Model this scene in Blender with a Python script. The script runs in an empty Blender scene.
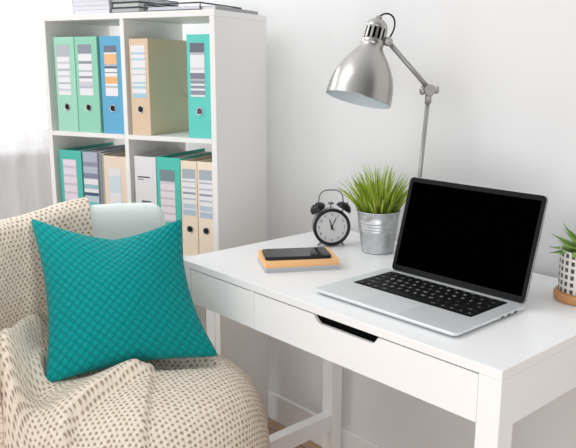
import bpy, bmesh, math, random
from mathutils import Vector, Matrix
PI = math.pi
sin, cos, tan, rad = math.sin, math.cos, math.tan, math.radians
random.seed(7)
scene = bpy.context.scene
COL = scene.collection
FZ = -0.03                                   # floor level

# ------------------------------------------------------------------ materials
def lin(c):
    r = []
    for v in c:
        v = v / 255.0
        r.append(v / 12.92 if v <= 0.04045 else ((v + 0.055) / 1.055) ** 2.4)
    return (r[0], r[1], r[2], 1.0)

class NT:
    def __init__(s, name):
        s.m = bpy.data.materials.new(name); s.m.use_nodes = True
        s.t = s.m.node_tree; s.n = s.t.nodes; s.l = s.t.links
        s.b = s.n['Principled BSDF']; s.out = s.n['Material Output']
    def add(s, kind, **kw):
        n = s.n.new(kind)
        for k, v in kw.items(): setattr(n, k, v)
        return n
    def math(s, op, a, b=None, c=None):
        n = s.n.new('ShaderNodeMath'); n.operation = op
        for i, v in enumerate((a, b, c)):
            if v is None: continue
            if isinstance(v, (int, float)): n.inputs[i].default_value = v
            else: s.l.new(v, n.inputs[i])
        return n.outputs[0]
    def mix(s, f, a, b):
        n = s.n.new('ShaderNodeMix'); n.data_type = 'RGBA'
        for i, v in ((0, f), (6, a), (7, b)):
            if isinstance(v, (int, float, tuple)): n.inputs[i].default_value = v
            else: s.l.new(v, n.inputs[i])
        return n.outputs[2]

def mat(name, rgb, rough=0.5, metal=0.0, spec=0.5, var=0.04, scale=30.0, bump=0.0, coat=0.0):
    t = NT(name); b = t.b
    c = lin(rgb)
    tc = t.add('ShaderNodeTexCoord')
    nz = t.add('ShaderNodeTexNoise'); nz.inputs['Scale'].default_value = scale
    nz.inputs['Detail'].default_value = 3
    t.l.new(tc.outputs['Object'], nz.inputs['Vector'])
    dark = tuple(v * (1 - var) for v in c[:3]) + (1,)
    lite = tuple(min(1, v * (1 + var)) for v in c[:3]) + (1,)
    t.l.new(t.mix(nz.outputs['Fac'], dark, lite), b.inputs['Base Color'])
    b.inputs['Roughness'].default_value = rough
    b.inputs['Metallic'].default_value = metal
    b.inputs['Specular IOR Level'].default_value = spec
    b.inputs['Coat Weight'].default_value = coat
    if bump:
        bp = t.add('ShaderNodeBump'); bp.inputs['Strength'].default_value = bump
        bp.inputs['Distance'].default_value = 0.001
        t.l.new(nz.outputs['Fac'], bp.inputs['Height']); t.l.new(bp.outputs['Normal'], b.inputs['Normal'])
    return t.m

M = {}
M['wall'] = mat('wall_paint', (232, 232, 232), 0.9, spec=0.1, var=0.01, scale=4)
M['wall_left'] = mat('window_wall_glare', (248, 248, 248), 0.9, spec=0.1, var=0.01, scale=4)  # whiter than the back wall: window glare put into the colour
M['trim'] = mat('trim_paint', (244, 243, 242), 0.5, spec=0.2, var=0.01)
M['desk'] = mat('white_lacquer', (244, 244, 244), 0.28, spec=0.3, var=0.008, scale=6)
M['slot'] = mat('recess_shade', (6, 6, 6), 0.9, spec=0.05)  # flat black that paints the shade inside the drawer grip and vent slots
M['shelf'] = mat('white_melamine', (246, 245, 243), 0.4, spec=0.25, var=0.008, scale=6)
M['black'] = mat('black_plastic', (16, 16, 17), 0.35, spec=0.4)
M['dull_black'] = mat('dull_black', (14, 14, 15), 0.7, spec=0.2)
M['alu'] = mat('anodised_aluminium', (226, 230, 231), 0.42, metal=0.45, var=0.015, scale=200)
M['alu_dark'] = mat('aluminium_edge', (150, 152, 154), 0.3, metal=0.9)
M['steel'] = mat('satin_steel', (182, 180, 176), 0.30, metal=1.0, var=0.03, scale=12)
M['grey_metal'] = mat('grey_painted_metal', (176, 175, 172), 0.38, metal=0.6)
M['chrome'] = mat('chrome', (200, 200, 200), 0.15, metal=1.0)
M['white_in'] = mat('white_enamel_inside', (214, 226, 232), 0.5, spec=0.3)
M['paper'] = mat('paper_white', (238, 238, 240), 0.8, spec=0.1)
M['paper_lav'] = mat('paper_stack', (228, 229, 238), 0.8, spec=0.1, var=0.08, scale=90)
M['soil'] = mat('soil', (50, 42, 30), 0.95, var=0.4, scale=120, bump=0.8)
M['cream_fabric'] = mat('grey_upholstery', (232, 240, 236), 0.9, spec=0.1, var=0.05, scale=400, bump=0.15)
M['wood_leg'] = mat('beech_leg', (196, 160, 118), 0.5, var=0.1)
M['orange'] = mat('orange_cover', (255, 202, 144), 0.6, spec=0.2)
M['greycover'] = mat('grey_cover', (206, 207, 210), 0.6, spec=0.2)
M['string'] = mat('elastic_band', (226, 216, 196), 0.7)

def glossy_black(name, rgb, rough, spec):
    return mat(name, rgb, rough, spec=spec, var=0.0)
M['screen'] = glossy_black('display_glass', (1, 1, 1), 0.15, 0.0)
M['bezel'] = glossy_black('bezel_glass', (10, 10, 11), 0.22, 0.16)
M['phone_glass'] = glossy_black('phone_glass', (14, 14, 15), 0.12, 0.75)
M['key'] = mat('key_black', (15, 15, 16), 0.5, spec=0.25)
M['legend'] = mat('key_legend', (225, 225, 225), 0.6)
M['dial'] = mat('clock_dial', (222, 222, 222), 0.6, spec=0.2, var=0.01)
M['ink'] = mat('dial_ink', (60, 60, 62), 0.6)

def wood_floor():
    t = NT('brown_wood_floor'); b = t.b
    tc = t.add('ShaderNodeTexCoord'); mp = t.add('ShaderNodeMapping')
    mp.inputs['Scale'].default_value = (1, 9, 1)
    t.l.new(tc.outputs['Object'], mp.inputs['Vector'])
    nz = t.add('ShaderNodeTexNoise'); nz.inputs['Scale'].default_value = 5; nz.inputs['Detail'].default_value = 6
    t.l.new(mp.outputs['Vector'], nz.inputs['Vector'])
    sp = t.add('ShaderNodeSeparateXYZ'); t.l.new(tc.outputs['Object'], sp.inputs[0])
    fy = t.math('FRACT', t.math('MULTIPLY', sp.outputs['Y'], 7.5))
    line = t.math('LESS_THAN', fy, 0.03)
    c = t.mix(nz.outputs['Fac'], lin((166, 134, 106)), lin((202, 170, 140)))
    t.l.new(t.mix(line, c, lin((80, 58, 44))), b.inputs['Base Color'])
    b.inputs['Roughness'].default_value = 0.45
    return t.m
M['floor'] = wood_floor()

def wood_disc():
    t = NT('cork_wood'); b = t.b
    tc = t.add('ShaderNodeTexCoord'); mp = t.add('ShaderNodeMapping'); mp.inputs['Scale'].default_value = (40, 400, 40)
    t.l.new(tc.outputs['Object'], mp.inputs['Vector'])
    nz = t.add('ShaderNodeTexNoise'); nz.inputs['Scale'].default_value = 1; nz.inputs['Detail'].default_value = 4
    t.l.new(mp.outputs['Vector'], nz.inputs['Vector'])
    t.l.new(t.mix(nz.outputs['Fac'], lin((186, 128, 76)), lin((222, 168, 112))), b.inputs['Base Color'])
    b.inputs['Roughness'].default_value = 0.55
    return t.m
M['wood'] = wood_disc()

def zinc():
    t = NT('zinc_bucket'); b = t.b
    tc = t.add('ShaderNodeTexCoord'); vo = t.add('ShaderNodeTexVoronoi'); vo.inputs['Scale'].default_value = 70
    t.l.new(tc.outputs['Object'], vo.inputs['Vector'])
    t.l.new(t.mix(vo.outputs['Distance'], lin((216, 218, 220)), lin((190, 193, 196))), b.inputs['Base Color'])
    b.inputs['Metallic'].default_value = 0.85; b.inputs['Roughness'].default_value = 0.36
    return t.m
M['zinc'] = zinc()

def knit():
    """cream openwork knit; UV in metres"""
    t = NT('cream_knit'); b = t.b
    uv = t.add('ShaderNodeUVMap'); sp = t.add('ShaderNodeSeparateXYZ'); t.l.new(uv.outputs[0], sp.inputs[0])
    nz = t.add('ShaderNodeTexNoise'); nz.inputs['Scale'].default_value = 22
    t.l.new(uv.outputs[0], nz.inputs['Vector'])
    jit = t.math('MULTIPLY', t.math('SUBTRACT', nz.outputs['Fac'], 0.5), 0.9)
    a = t.math('ADD', t.math('DIVIDE', sp.outputs['X'], 0.0135), jit)
    c = t.math('ADD', t.math('DIVIDE', sp.outputs['Y'], 0.0105), jit)
    row = t.math('FLOOR', c)
    a = t.math('ADD', a, t.math('MULTIPLY', t.math('FLOORED_MODULO', row, 2.0), 0.5))
    fa = t.math('SUBTRACT', t.math('FRACT', a), 0.5)
    fc = t.math('SUBTRACT', t.math('FRACT', c), 0.5)
    vr = t.add('ShaderNodeTexNoise'); vr.inputs['Scale'].default_value = 45; t.l.new(uv.outputs[0], vr.inputs['Vector'])
    tri = t.math('MULTIPLY', fa, t.math('ADD', 1.05, t.math('MULTIPLY', fc, 1.1)))
    d = t.math('SQRT', t.math('ADD', t.math('POWER', tri, 2.0), t.math('POWER', t.math('MULTIPLY', fc, 0.85), 2.0)))
    d = t.math('ADD', d, t.math('MULTIPLY', t.math('SUBTRACT', vr.outputs['Fac'], 0.5), 0.28))
    hole = t.n.new('ShaderNodeMapRange'); hole.interpolation_type = 'SMOOTHSTEP'
    hole.inputs['From Min'].default_value = 0.05; hole.inputs['From Max'].default_value = 0.36
    hole.inputs['To Min'].default_value = 0.0; hole.inputs['To Max'].default_value = 1.0
    t.l.new(d, hole.inputs['Value'])
    big = t.add('ShaderNodeTexNoise'); big.inputs['Scale'].default_value = 60; big.inputs['Detail'].default_value = 4
    t.l.new(uv.outputs[0], big.inputs['Vector'])
    rib_shade = t.math('MULTIPLY', t.math('COSINE', t.math('MULTIPLY', fc, 2*PI)), 0.12)  # shading of the yarn ridges, painted into the colour
    yarn = t.mix(t.math('ADD', t.math('MULTIPLY', big.outputs['Fac'], 0.9), rib_shade), lin((222, 207, 188)), lin((250, 240, 227)))
    col = t.mix(hole.outputs[0], lin((172, 147, 124)), yarn)
    t.l.new(col, b.inputs['Base Color'])
    fine = t.add('ShaderNodeTexNoise'); fine.inputs['Scale'].default_value = 600
    t.l.new(uv.outputs[0], fine.inputs['Vector'])
    h = t.math('ADD', hole.outputs[0], t.math('MULTIPLY', fine.outputs['Fac'], 0.25))
    bp = t.add('ShaderNodeBump'); bp.inputs['Strength'].default_value = 0.75; bp.inputs['Distance'].default_value = 0.004
    t.l.new(h, bp.inputs['Height']); t.l.new(bp.outputs['Normal'], b.inputs['Normal'])
    b.inputs['Roughness'].default_value = 0.95; b.inputs['Specular IOR Level'].default_value = 0.1
    b.inputs['Sheen Weight'].default_value = 0.15
    return t.m
M['knit'] = knit()

def teal_fabric():
    t = NT('teal_waffle_fabric'); b = t.b
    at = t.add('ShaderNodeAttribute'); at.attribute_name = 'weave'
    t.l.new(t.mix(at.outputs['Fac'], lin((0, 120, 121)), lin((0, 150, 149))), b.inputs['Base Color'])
    b.inputs['Roughness'].default_value = 0.85; b.inputs['Specular IOR Level'].default_value = 0.15
    b.inputs['Sheen Weight'].default_value = 0.1
    return t.m
M['teal_fabric'] = teal_fabric()

def leaf(name, c0, c1, c2):
    """UV.x random per blade, UV.y along the blade"""
    t = NT(name); b = t.b
    uv = t.add('ShaderNodeUVMap'); sp = t.add('ShaderNodeSeparateXYZ'); t.l.new(uv.outputs[0], sp.inputs[0])
    a = t.mix(sp.outputs['X'], lin(c1), lin(c2))
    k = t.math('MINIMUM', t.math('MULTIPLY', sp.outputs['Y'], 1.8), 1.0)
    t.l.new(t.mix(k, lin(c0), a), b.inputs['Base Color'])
    b.inputs['Roughness'].default_value = 0.5; b.inputs['Specular IOR Level'].default_value = 0.3
    tr = t.add('ShaderNodeBsdfTranslucent'); t.l.new(a, tr.inputs['Color'])
    ms = t.add('ShaderNodeMixShader'); ms.inputs[0].default_value = 0.3
    t.l.new(b.outputs[0], ms.inputs[1]); t.l.new(tr.outputs[0], ms.inputs[2]); t.l.new(ms.outputs[0], t.out.inputs[0])
    return t.m
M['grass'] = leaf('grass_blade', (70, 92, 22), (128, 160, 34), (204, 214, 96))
M['succulent'] = leaf('succulent_leaf', (128, 154, 90), (136, 182, 84), (178, 216, 118))

def spotted_pot():
    """off-white ceramic, columns of short dark dashes"""
    t = NT('patterned_ceramic'); b = t.b
    uv = t.add('ShaderNodeUVMap'); sp = t.add('ShaderNodeSeparateXYZ'); t.l.new(uv.outputs[0], sp.inputs[0])
    fa = t.math('FRACT', t.math('MULTIPLY', sp.outputs['X'], 22.0)); fb = t.math('FRACT', t.math('MULTIPLY', sp.outputs['Y'], 6.0))
    m = t.math('MULTIPLY', t.math('LESS_THAN', t.math('ABSOLUTE', t.math('SUBTRACT', fa, 0.5)), 0.27),
               t.math('LESS_THAN', t.math('ABSOLUTE', t.math('SUBTRACT', fb, 0.5)), 0.30))
    t.l.new(t.mix(m, lin((238, 234, 226)), lin((84, 82, 82))), b.inputs['Base Color'])
    b.inputs['Roughness'].default_value = 0.5
    return t.m
M['spots'] = spotted_pot()

def sheer():
    t = NT('sheer_white_voile')
    t.n.remove(t.b)
    d = t.add('ShaderNodeBsdfDiffuse'); d.inputs[0].default_value = lin((245, 245, 247))
    tl = t.add('ShaderNodeBsdfTranslucent'); tl.inputs[0].default_value = lin((250, 250, 252))
    tp = t.add('ShaderNodeBsdfTransparent')
    m1 = t.add('ShaderNodeMixShader'); m1.inputs[0].default_value = 0.35
    m2 = t.add('ShaderNodeMixShader'); m2.inputs[0].default_value = 0.55
    nz = t.add('ShaderNodeTexNoise'); nz.inputs['Scale'].default_value = 300
    t.l.new(t.math('ADD', t.math('MULTIPLY', nz.outputs['Fac'], 0.1), 0.38), m2.inputs[0])
    t.l.new(d.outputs[0], m1.inputs[1]); t.l.new(tl.outputs[0], m1.inputs[2])
    t.l.new(m1.outputs[0], m2.inputs[1]); t.l.new(tp.outputs[0], m2.inputs[2])
    t.l.new(m2.outputs[0], t.out.inputs[0])
    return t.m
M['sheer'] = sheer()

def pane_glass():
    t = NT('window_glass'); t.n.remove(t.b)
    g = t.add('ShaderNodeBsdfGlossy'); g.inputs['Roughness'].default_value = 0.02
    tp = t.add('ShaderNodeBsdfTransparent')
    fr = t.add('ShaderNodeFresnel'); fr.inputs[0].default_value = 1.4
    ms = t.add('ShaderNodeMixShader'); t.l.new(fr.outputs[0], ms.inputs[0])
    t.l.new(tp.outputs[0], ms.inputs[1]); t.l.new(g.outputs[0], ms.inputs[2]); t.l.new(ms.outputs[0], t.out.inputs[0])
    return t.m
M['glass'] = pane_glass()

_flat = {}
def flat(rgb, rough=0.6):
    k = (tuple(rgb), rough)
    if k not in _flat:
        _flat[k] = mat('tint_%d_%d_%d' % tuple(rgb), rgb, rough, spec=0.25, var=0.02)
    return _flat[k]

# ------------------------------------------------------------------ mesh builder
class MB:
    def __init__(s):
        s.bm = bmesh.new(); s.uv = s.bm.loops.layers.uv.new('UVMap'); s.mats = []
    def mi(s, m):
        if m is None: return 0
        if m not in s.mats: s.mats.append(m)
        return s.mats.index(m)
    def face(s, vs, m=None, smooth=False, uvs=None):
        try: f = s.bm.faces.new(vs)
        except ValueError: return None
        f.material_index = s.mi(m); f.smooth = smooth
        if uvs:
            for l, u in zip(f.loops, uvs): l[s.uv].uv = u
        return f
    def box(s, x0, x1, y0, y1, z0, z1, m=None):
        v = [s.bm.verts.new(p) for p in ((x0,y0,z0),(x1,y0,z0),(x1,y1,z0),(x0,y1,z0),(x0,y0,z1),(x1,y0,z1),(x1,y1,z1),(x0,y1,z1))]
        for q in ((3,2,1,0),(4,5,6,7),(0,1,5,4),(1,2,6,5),(2,3,7,6),(3,0,4,7)): s.face([v[i] for i in q], m)
        return s
    def prism(s, poly, fn, h0, h1, m=None, smooth_sides=False):
        """poly 2-D points (CCW), fn(a,b,h)->xyz"""
        n = len(poly)
        A = [s.bm.verts.new(fn(a, b, h0)) for a, b in poly]; B = [s.bm.verts.new(fn(a, b, h1)) for a, b in poly]
        s.face(A[::-1], m); s.face(B, m)
        for i in range(n):
            j = (i + 1) % n; s.face([A[i], A[j], B[j], B[i]], m, smooth_sides)
        return s
    def lathe(s, prof, seg=32, m=None, mtx=None, closed_ends=True, a0=0.0, a1=2*PI):
        """prof list of (r,z); revolve about z"""
        full = abs(a1 - a0 - 2*PI) < 1e-6
        n = seg if full else seg + 1
        rings = []
        tl = 0; ls = [0]
        for k in range(1, len(prof)):
            tl += math.hypot(prof[k][0]-prof[k-1][0], prof[k][1]-prof[k-1][1]); ls.append(tl)
        for r, z in prof:
            ring = []
            for i in range(n):
                a = a0 + (a1-a0)*i/seg
                p = Vector((r*cos(a), r*sin(a), z))
                if mtx: p = mtx @ p
                ring.append(s.bm.verts.new(p))
            rings.append(ring)
        for k in range(len(prof)-1):
            for i in range(seg):
                j = (i+1) % n
                s.face([rings[k][i], rings[k][j], rings[k+1][j], rings[k+1][i]], m, True,
                       [(i/seg, ls[k]/tl), ((i+1)/seg, ls[k]/tl), ((i+1)/seg, ls[k+1]/tl), (i/seg, ls[k+1]/tl)])
        if closed_ends and full:
            if prof[0][0] > 1e-5: s.face(rings[0][::-1], m)
            if prof[-1][0] > 1e-5: s.face(rings[-1], m)
        return s
    def tube(s, pts, rads, seg=12, m=None, cap=True):
        pts = [Vector(p) for p in pts]
        if isinstance(rads, (int, float)): rads = [rads]*len(pts)
        up = None; rings = []
        for i, p in enumerate(pts):
            t = (pts[min(i+1, len(pts)-1)] - pts[max(i-1, 0)]).normalized()
            if up is None:
                up = Vector((0,0,1)) if abs(t.z) < 0.9 else Vector((1,0,0))
            sd = t.cross(up).normalized(); up = sd.cross(t).normalized()
            rings.append([s.bm.verts.new(p + (sd*cos(2*PI*k/seg) + up*sin(2*PI*k/seg))*rads[i]) for k in range(seg)])
        for a, b in zip(rings, rings[1:]):
            for k in range(seg):
                j = (k+1) % seg; s.face([a[k], a[j], b[j], b[k]], m, True)
        if cap: s.face(rings[0][::-1], m); s.face(rings[-1], m)
        return s
    def grid(s, P, m=None, uv=None, closed_u=False, flip=False):
        """P[i][j] rows"""
        V = [[s.bm.verts.new(p) for p in row] for row in P]
        for i in range(len(P)-1):
            n = len(P[i])
            for j in range(n if closed_u else n-1):
                k = (j+1) % n
                q = [(i,j),(i,k),(i+1,k),(i+1,j)]
                if flip: q = q[::-1]
                s.face([V[a][b] for a, b in q], m, True, [uv[a][b] for a, b in q] if uv else None)
        return V
    def build(s, name, m=None, parent=None, bevel=0.0, segs=2, loc=None, rot=None, norm=True):
        bmesh.ops.remove_doubles(s.bm, verts=s.bm.verts, dist=1e-7)
        if norm: bmesh.ops.recalc_face_normals(s.bm, faces=s.bm.faces)
        if bevel:
            es = [e for e in s.bm.edges if len(e.link_faces) == 2 and e.calc_face_angle(0) > 0.6]
            bmesh.ops.bevel(s.bm, geom=es, offset=bevel, segments=segs, affect='EDGES', profile=0.5, clamp_overlap=True)
        me = bpy.data.meshes.new(name); s.bm.to_mesh(me); s.bm.free()
        mats = s.mats if s.mats else [m]
        if m is not None and s.mats and None in s.mats: mats = [m if q is None else q for q in s.mats]
        for q in mats: me.materials.append(q)
        o = bpy.data.objects.new(name, me); COL.objects.link(o)
        if parent: o.parent = parent
        if loc: o.location = loc
        if rot: o.rotation_euler = rot
        return o

def thing(name, label, cat, loc=(0,0,0), rz=0.0, group=None, rot=None):
    o = bpy.data.objects.new(name, None); COL.objects.link(o); o.empty_display_size = 0.05
    o.location = loc; o.rotation_euler = rot if rot else (0, 0, rz)
    return tag(o, label, cat, group)
def tag(o, label, cat, group=None):
    o['label'] = label; o['category'] = cat
    if group: o['group'] = group
    return o
def struct(o, label=None):
    o['kind'] = 'structure'
    if label: o['label'] = label
    return o
def copy_tree(o, parent=None):
    c = o.copy(); COL.objects.link(c)
    if parent: c.parent = parent
    for ch in list(o.children): copy_tree(ch, c)
    return c
def rrect(x0, x1, y0, y1, r, n=6):
    pts = []
    for cx, cy, a in ((x1-r, y0+r, -PI/2), (x1-r, y1-r, 0), (x0+r, y1-r, PI/2), (x0+r, y0+r, PI)):
        for k in range(n+1):
            t = a + PI/2*k/n; pts.append((cx + r*cos(t), cy + r*sin(t)))
    return pts
XY = lambda a, b, h: (a, b, h)
XZ = lambda a, b, h: (a, h, b)
def text_mesh(body, size, m, name='text'):
    cu = bpy.data.curves.new(name, 'FONT'); cu.body = body; cu.size = size
    cu.align_x = 'CENTER'; cu.align_y = 'CENTER'; cu.resolution_u = 2
    o = bpy.data.objects.new(name, cu); COL.objects.link(o)
    bpy.context.view_layer.update()
    me = bpy.data.meshes.new_from_object(o.evaluated_get(bpy.context.evaluated_depsgraph_get()))
    bpy.data.objects.remove(o); bpy.data.curves.remove(cu)
    return me
def add_text(mb, body, size, m, mtx):
    me = text_mesh(body, size, m)
    vs = [mb.bm.verts.new(mtx @ v.co) for v in me.vertices]
    for p in me.polygons: mb.face([vs[i] for i in p.vertices], m)
    bpy.data.meshes.remove(me)

# ------------------------------------------------------------------ camera
CAM = Vector((1.5443, -1.0034, 1.2396))
Fh = Vector((-0.7456, 0.6664, 0)); Rh = Vector((0.6664, 0.7456, 0))
fw = Vector((-0.72852, 0.65097, -0.21330)); rt = Vector((0.66596, 0.74599, 0.00212)); upv = Vector((-0.16050, 0.14051, 0.97698))
cd = bpy.data.cameras.new('camera'); cam = bpy.data.objects.new('camera', cd); COL.objects.link(cam)
cam.matrix_world = Matrix(((rt.x, upv.x, -fw.x, CAM.x), (rt.y, upv.y, -fw.y, CAM.y), (rt.z, upv.z, -fw.z, CAM.z), (0, 0, 0, 1)))
cd.sensor_width = 36.0; cd.lens = 723.31/576*36.0; cd.clip_start = 0.05
scene.camera = cam

# ------------------------------------------------------------------ room
WY = 0.592; WX = -1.5
struct(MB().box(-1.6, 3.2, WY, WY+0.1, FZ-0.05, 2.6).build('wall_back', M['wall']))
struct(MB().box(-1.7, 3.2, -3.2, WY+0.1, FZ-0.05, FZ).build('floor', M['floor']))
struct(MB().box(-0.75, 3.2, WY-0.012, WY, FZ, 0.078).build('baseboard_back', M['trim'], bevel=0.004))
struct(MB().box(WX, WX+0.012, -3.2, WY, FZ, 0.078).build('baseboard_left', M['trim'], bevel=0.004))
wy0, wy1, wz0, wz1 = -1.6, 0.545, 0.90, 2.25
w = MB()
w.box(WX-0.1, WX, -3.2, WY+0.1, FZ-0.05, wz0); w.box(WX-0.1, WX, -3.2, WY+0.1, wz1, 2.6)
w.box(WX-0.1, WX, -3.2, wy0, wz0, wz1); w.box(WX-0.1, WX, wy1, WY+0.1, wz0, wz1)
struct(w.build('wall_left', M['wall_left']))
win = thing('window_1', 'wide white window behind sheer curtain', 'window', (WX, 0, 0)); del win['category']; struct(win)
f = MB()
f.box(-0.07, -0.02, wy0, wy1, wz0, wz0+0.07); f.box(-0.07, -0.02, wy0, wy1, wz1-0.07, wz1)
for y in (wy0, -0.62, wy1-0.07): f.box(-0.07, -0.02, y, y+0.07, wz0, wz1)
f.build('window_frame', M['trim'], win, bevel=0.004)
MB().box(-0.05, -0.045, wy0, wy1, wz0, wz1).build('pane', M['glass'], win)
MB().box(-0.09, 0.10, wy0-0.03, wy1+0.02, wz0-0.022, wz0+0.004).build('window_sill', M['trim'], win, bevel=0.005)

# sheer curtain
def curtain(y0, y1, label):
    mb = MB(); P = []
    n = 150
    for i in range(26):
        z = FZ + 0.02 + (2.45-FZ)*i/25; row = []
        for j in range(n+1):
            y = y0 + (y1-y0)*j/n
            ph = y*2*PI/0.085
            row.append((WX + 0.155 + 0.022*sin(ph + 0.4*sin(z*2)) + 0.008*sin(ph*0.37 + 1), y, z))
        P.append(row)
    mb.grid(P)
    return tag(mb.build('curtain', M['sheer'], norm=False), label, 'curtain')
curtain(-1.3, 0.285, 'sheer white floor-length curtain in front of the window')

# ------------------------------------------------------------------ desk
W, D, H = 0.9517, 0.5725, 0.75
T = 0.018; AB = 0.110; LW = 0.045
desk = thing('writing_desk', 'white rectangular desk with two drawers carrying the laptop and the lamp', 'desk')
MB().box(0, W, 0, D, H-T, H).build('tabletop', M['desk'], desk, bevel=0.0010)
ZA = H-AB
for x0 in (0, W-LW):
    for y0 in (0.0005, D-LW):
        MB().box(x0+0.0002, x0+LW-0.0002, y0, y0+LW, FZ, H-T-0.0002).build('leg', M['desk'], desk, bevel=0.0008)
for x0 in (0.0002, W-0.0202):
    MB().box(x0, x0+0.02, LW+0.0002, D-LW, ZA, H-T-0.0001).build('side_apron', M['desk'], desk)
    MB().box(x0+0.004 if x0 < .1 else x0-0.016, x0+0.040 if x0 < .1 else x0+0.018, LW, D-LW, 0.088, 0.142).build('stretcher', M['desk'], desk, bevel=0.0015)
MB().box(LW, W-LW, D-0.025, D-0.005, ZA, H-T-0.001).build('back_apron', M['desk'], desk, bevel=0.001)
MB().box(0.2895, 0.3015, 0.001, D-0.03, ZA, H-T-0.001).build('divider', M['desk'], desk, bevel=0.0006)
dz1 = H-T-0.0028
dr = MB().box(LW+0.001, 0.2885, 0.0015, 0.02, ZA, dz1).build('drawer', M['desk'], desk, bevel=0.0012)
MB().box(LW+0.012, 0.278, 0.02, 0.45, ZA+0.006, dz1-0.02).build('drawer_box', M['desk'], dr)
# wide drawer with the cut-out grip in its upper edge
x0, x1 = 0.3025, W-LW-0.001
nx0, nx1, nd = 0.500, 0.681, 0.0165
poly = [(x0, ZA), (x1, ZA), (x1, dz1), (nx1, dz1)]
poly += [(nx1-0.010, dz1-nd+0.003), (nx1-0.016, dz1-nd), (nx0+0.020, dz1-nd), (nx0+0.014, dz1-nd+0.003), (nx0, dz1), (x0, dz1)]
dr = MB().prism(poly, lambda a, b, h: (a, h, b), 0.0015, 0.0095).build('drawer', M['desk'], desk)
bx = MB()
bx.box(x0+0.01, x0+0.022, 0.02, 0.45, ZA+0.006, dz1-0.02); bx.box(x1-0.022, x1-0.01, 0.02, 0.45, ZA+0.006, dz1-0.02)
bx.box(x0+0.01, x1-0.01, 0.02, 0.45, ZA+0.004, ZA+0.01); bx.box(x0+0.01, x1-0.01, 0.44, 0.45, ZA+0.006, dz1-0.02)
bx.build('drawer_box', M['desk'], dr)
MB().box(nx0-0.005, nx1+0.005, 0.0098, 0.013, dz1-nd-0.01, H-T-0.001).build('grip_shade_panel', M['slot'], dr)  # black panel painting the shade behind the cut-out

# ------------------------------------------------------------------ bookshelf
SX, SY, SA = -0.7526, 0.0011, 0.3865
SW, SD, ST = 0.6391, 0.3139, 1.3948
cs, ss = cos(SA), sin(SA)
def S(u, v, z): return (SX + u*cs - v*ss, SY + u*ss + v*cs, z)
shelf = thing('bookcase', 'white open-backed cube bookcase full of binders beside the window', 'bookcase', (SX, SY, 0), SA)
UL = -0.009
MB().box(UL, SW, 0, SD, ST-0.018, ST).build('top_panel', M['shelf'], shelf, bevel=0.0012)
for a in (UL, SW-0.018):
    MB().box(a+0.0003, a+0.0177, 0.0004, SD-0.0004, FZ, ST-0.0181).build('side_panel', M['shelf'], shelf, bevel=0.0012)
ZS = [1.0315, 0.6675, 0.3035]
MB().box(0.3045, 0.3195, 0.0008, SD-0.001, FZ+0.02, ST-0.0182).build('divider', M['shelf'], shelf, bevel=0.001)
for z in ZS:
    for a, b in ((UL+0.0181, 0.3044), (0.3196, SW-0.0181)):
        MB().box(a, b, 0.0006, SD-0.001, z-0.0145, z).build('shelf_board', M['shelf'], shelf, bevel=0.001)
MB().box(UL+0.0181, SW-0.0181, 0.01, SD-0.001, FZ, FZ+0.018).build('bottom_panel', M['shelf'], shelf)

# ------------------------------------------------------------------ binders
def stripes(mb, x0, x1, z0, z1, spec, y):
    """spec: list of (fraction of height from the top, rgb)"""
    tot = sum(s for s, _ in spec); z = z1
    for s, c in spec:
        h = (z1-z0)*s/tot
        v = [mb.bm.verts.new(p) for p in ((x0, y, z-h), (x1, y, z-h), (x1, y, z), (x0, y, z))]
        mb.face(v, flat(c, 0.7)); z -= h
    return mb
WHT = (240, 240, 243); G1 = (150, 156, 168); G2 = (190, 194, 204); G3 = (212, 214, 222)
TXT = [(1, WHT), (.5, G3), (.9, WHT), (.5, G2), (.8, WHT), (.5, G3), (1, WHT), (.4, G2), (.9, WHT), (.5, G3), (.8, WHT)]
def binder(u, w, z, rgb, label, spec, h=0.296, dep=0.272, lab=None, ring=0.078, ringc=(18, 18, 20), group='binders standing in the bookcase', lean=0.0, v=0.006, edge=None, side_lines=False, papers=(232, 231, 226), name='ring_binder', cat='binder'):
    t = thing(name, label, cat, S(u, v, z+0.0003), 0, group, rot=(0, 0, SA))
    if lean:
        t.rotation_euler = (Matrix.Rotation(SA, 3, 'Z') @ Matrix.Rotation(lean, 3, 'Y')).to_euler()
    m = flat(rgb, 0.5)
    c = MB(); b = 0.0028
    c.box(0, w, 0, b, 0, h)
    c.box(0, b, b, dep, 0, h); c.box(w-b, w, b, dep, 0, h)
    me = edge and flat(edge, 0.5)
    c.build('cover', m, t, bevel=0.0009)
    MB().box(b+0.0005, w-b-0.0005, 0.014, dep-0.008, 0.004, h-0.010).build('paper_block', flat(papers, 0.8), t)
    if lab is None: lab = (0.5*w-0.31*w, 0.5*w+0.31*w, 0.116, 0.272)
    if spec:
        l = MB(); stripes(l, lab[0], lab[1], lab[2], lab[3], spec, -0.0006)
        l.build('spine_label', None, t, norm=False)
    if ring:
        mtx = Matrix.Translation((w*0.5, 0, ring)) @ Matrix.Rotation(PI/2, 4, 'X')
        r = MB(); r.lathe([(0.0105, -0.0005), (0.0125, 0.0012), (0.0105, 0.0022), (0.009, 0.001)], 24, M['chrome'], mtx, closed_ends=False)
        r.build('finger_ring', M['chrome'], t)
        MB().lathe([(0.0, 0.0011), (0.0098, 0.0011)], 24, flat(ringc, 0.6), mtx, closed_ends=False).build('finger_hole', flat(ringc, 0.6), t)
    return t
z1 = ZS[0]; z2 = ZS[1]; z3 = ZS[2]
GRN = (166, 222, 198)
binder(0.0345, 0.083, z1, GRN, 'pale mint green binder at the left end of the upper shelf', [(2.4, G2)] + TXT, lab=(0.010, 0.062, 0.116, 0.272))
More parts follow.
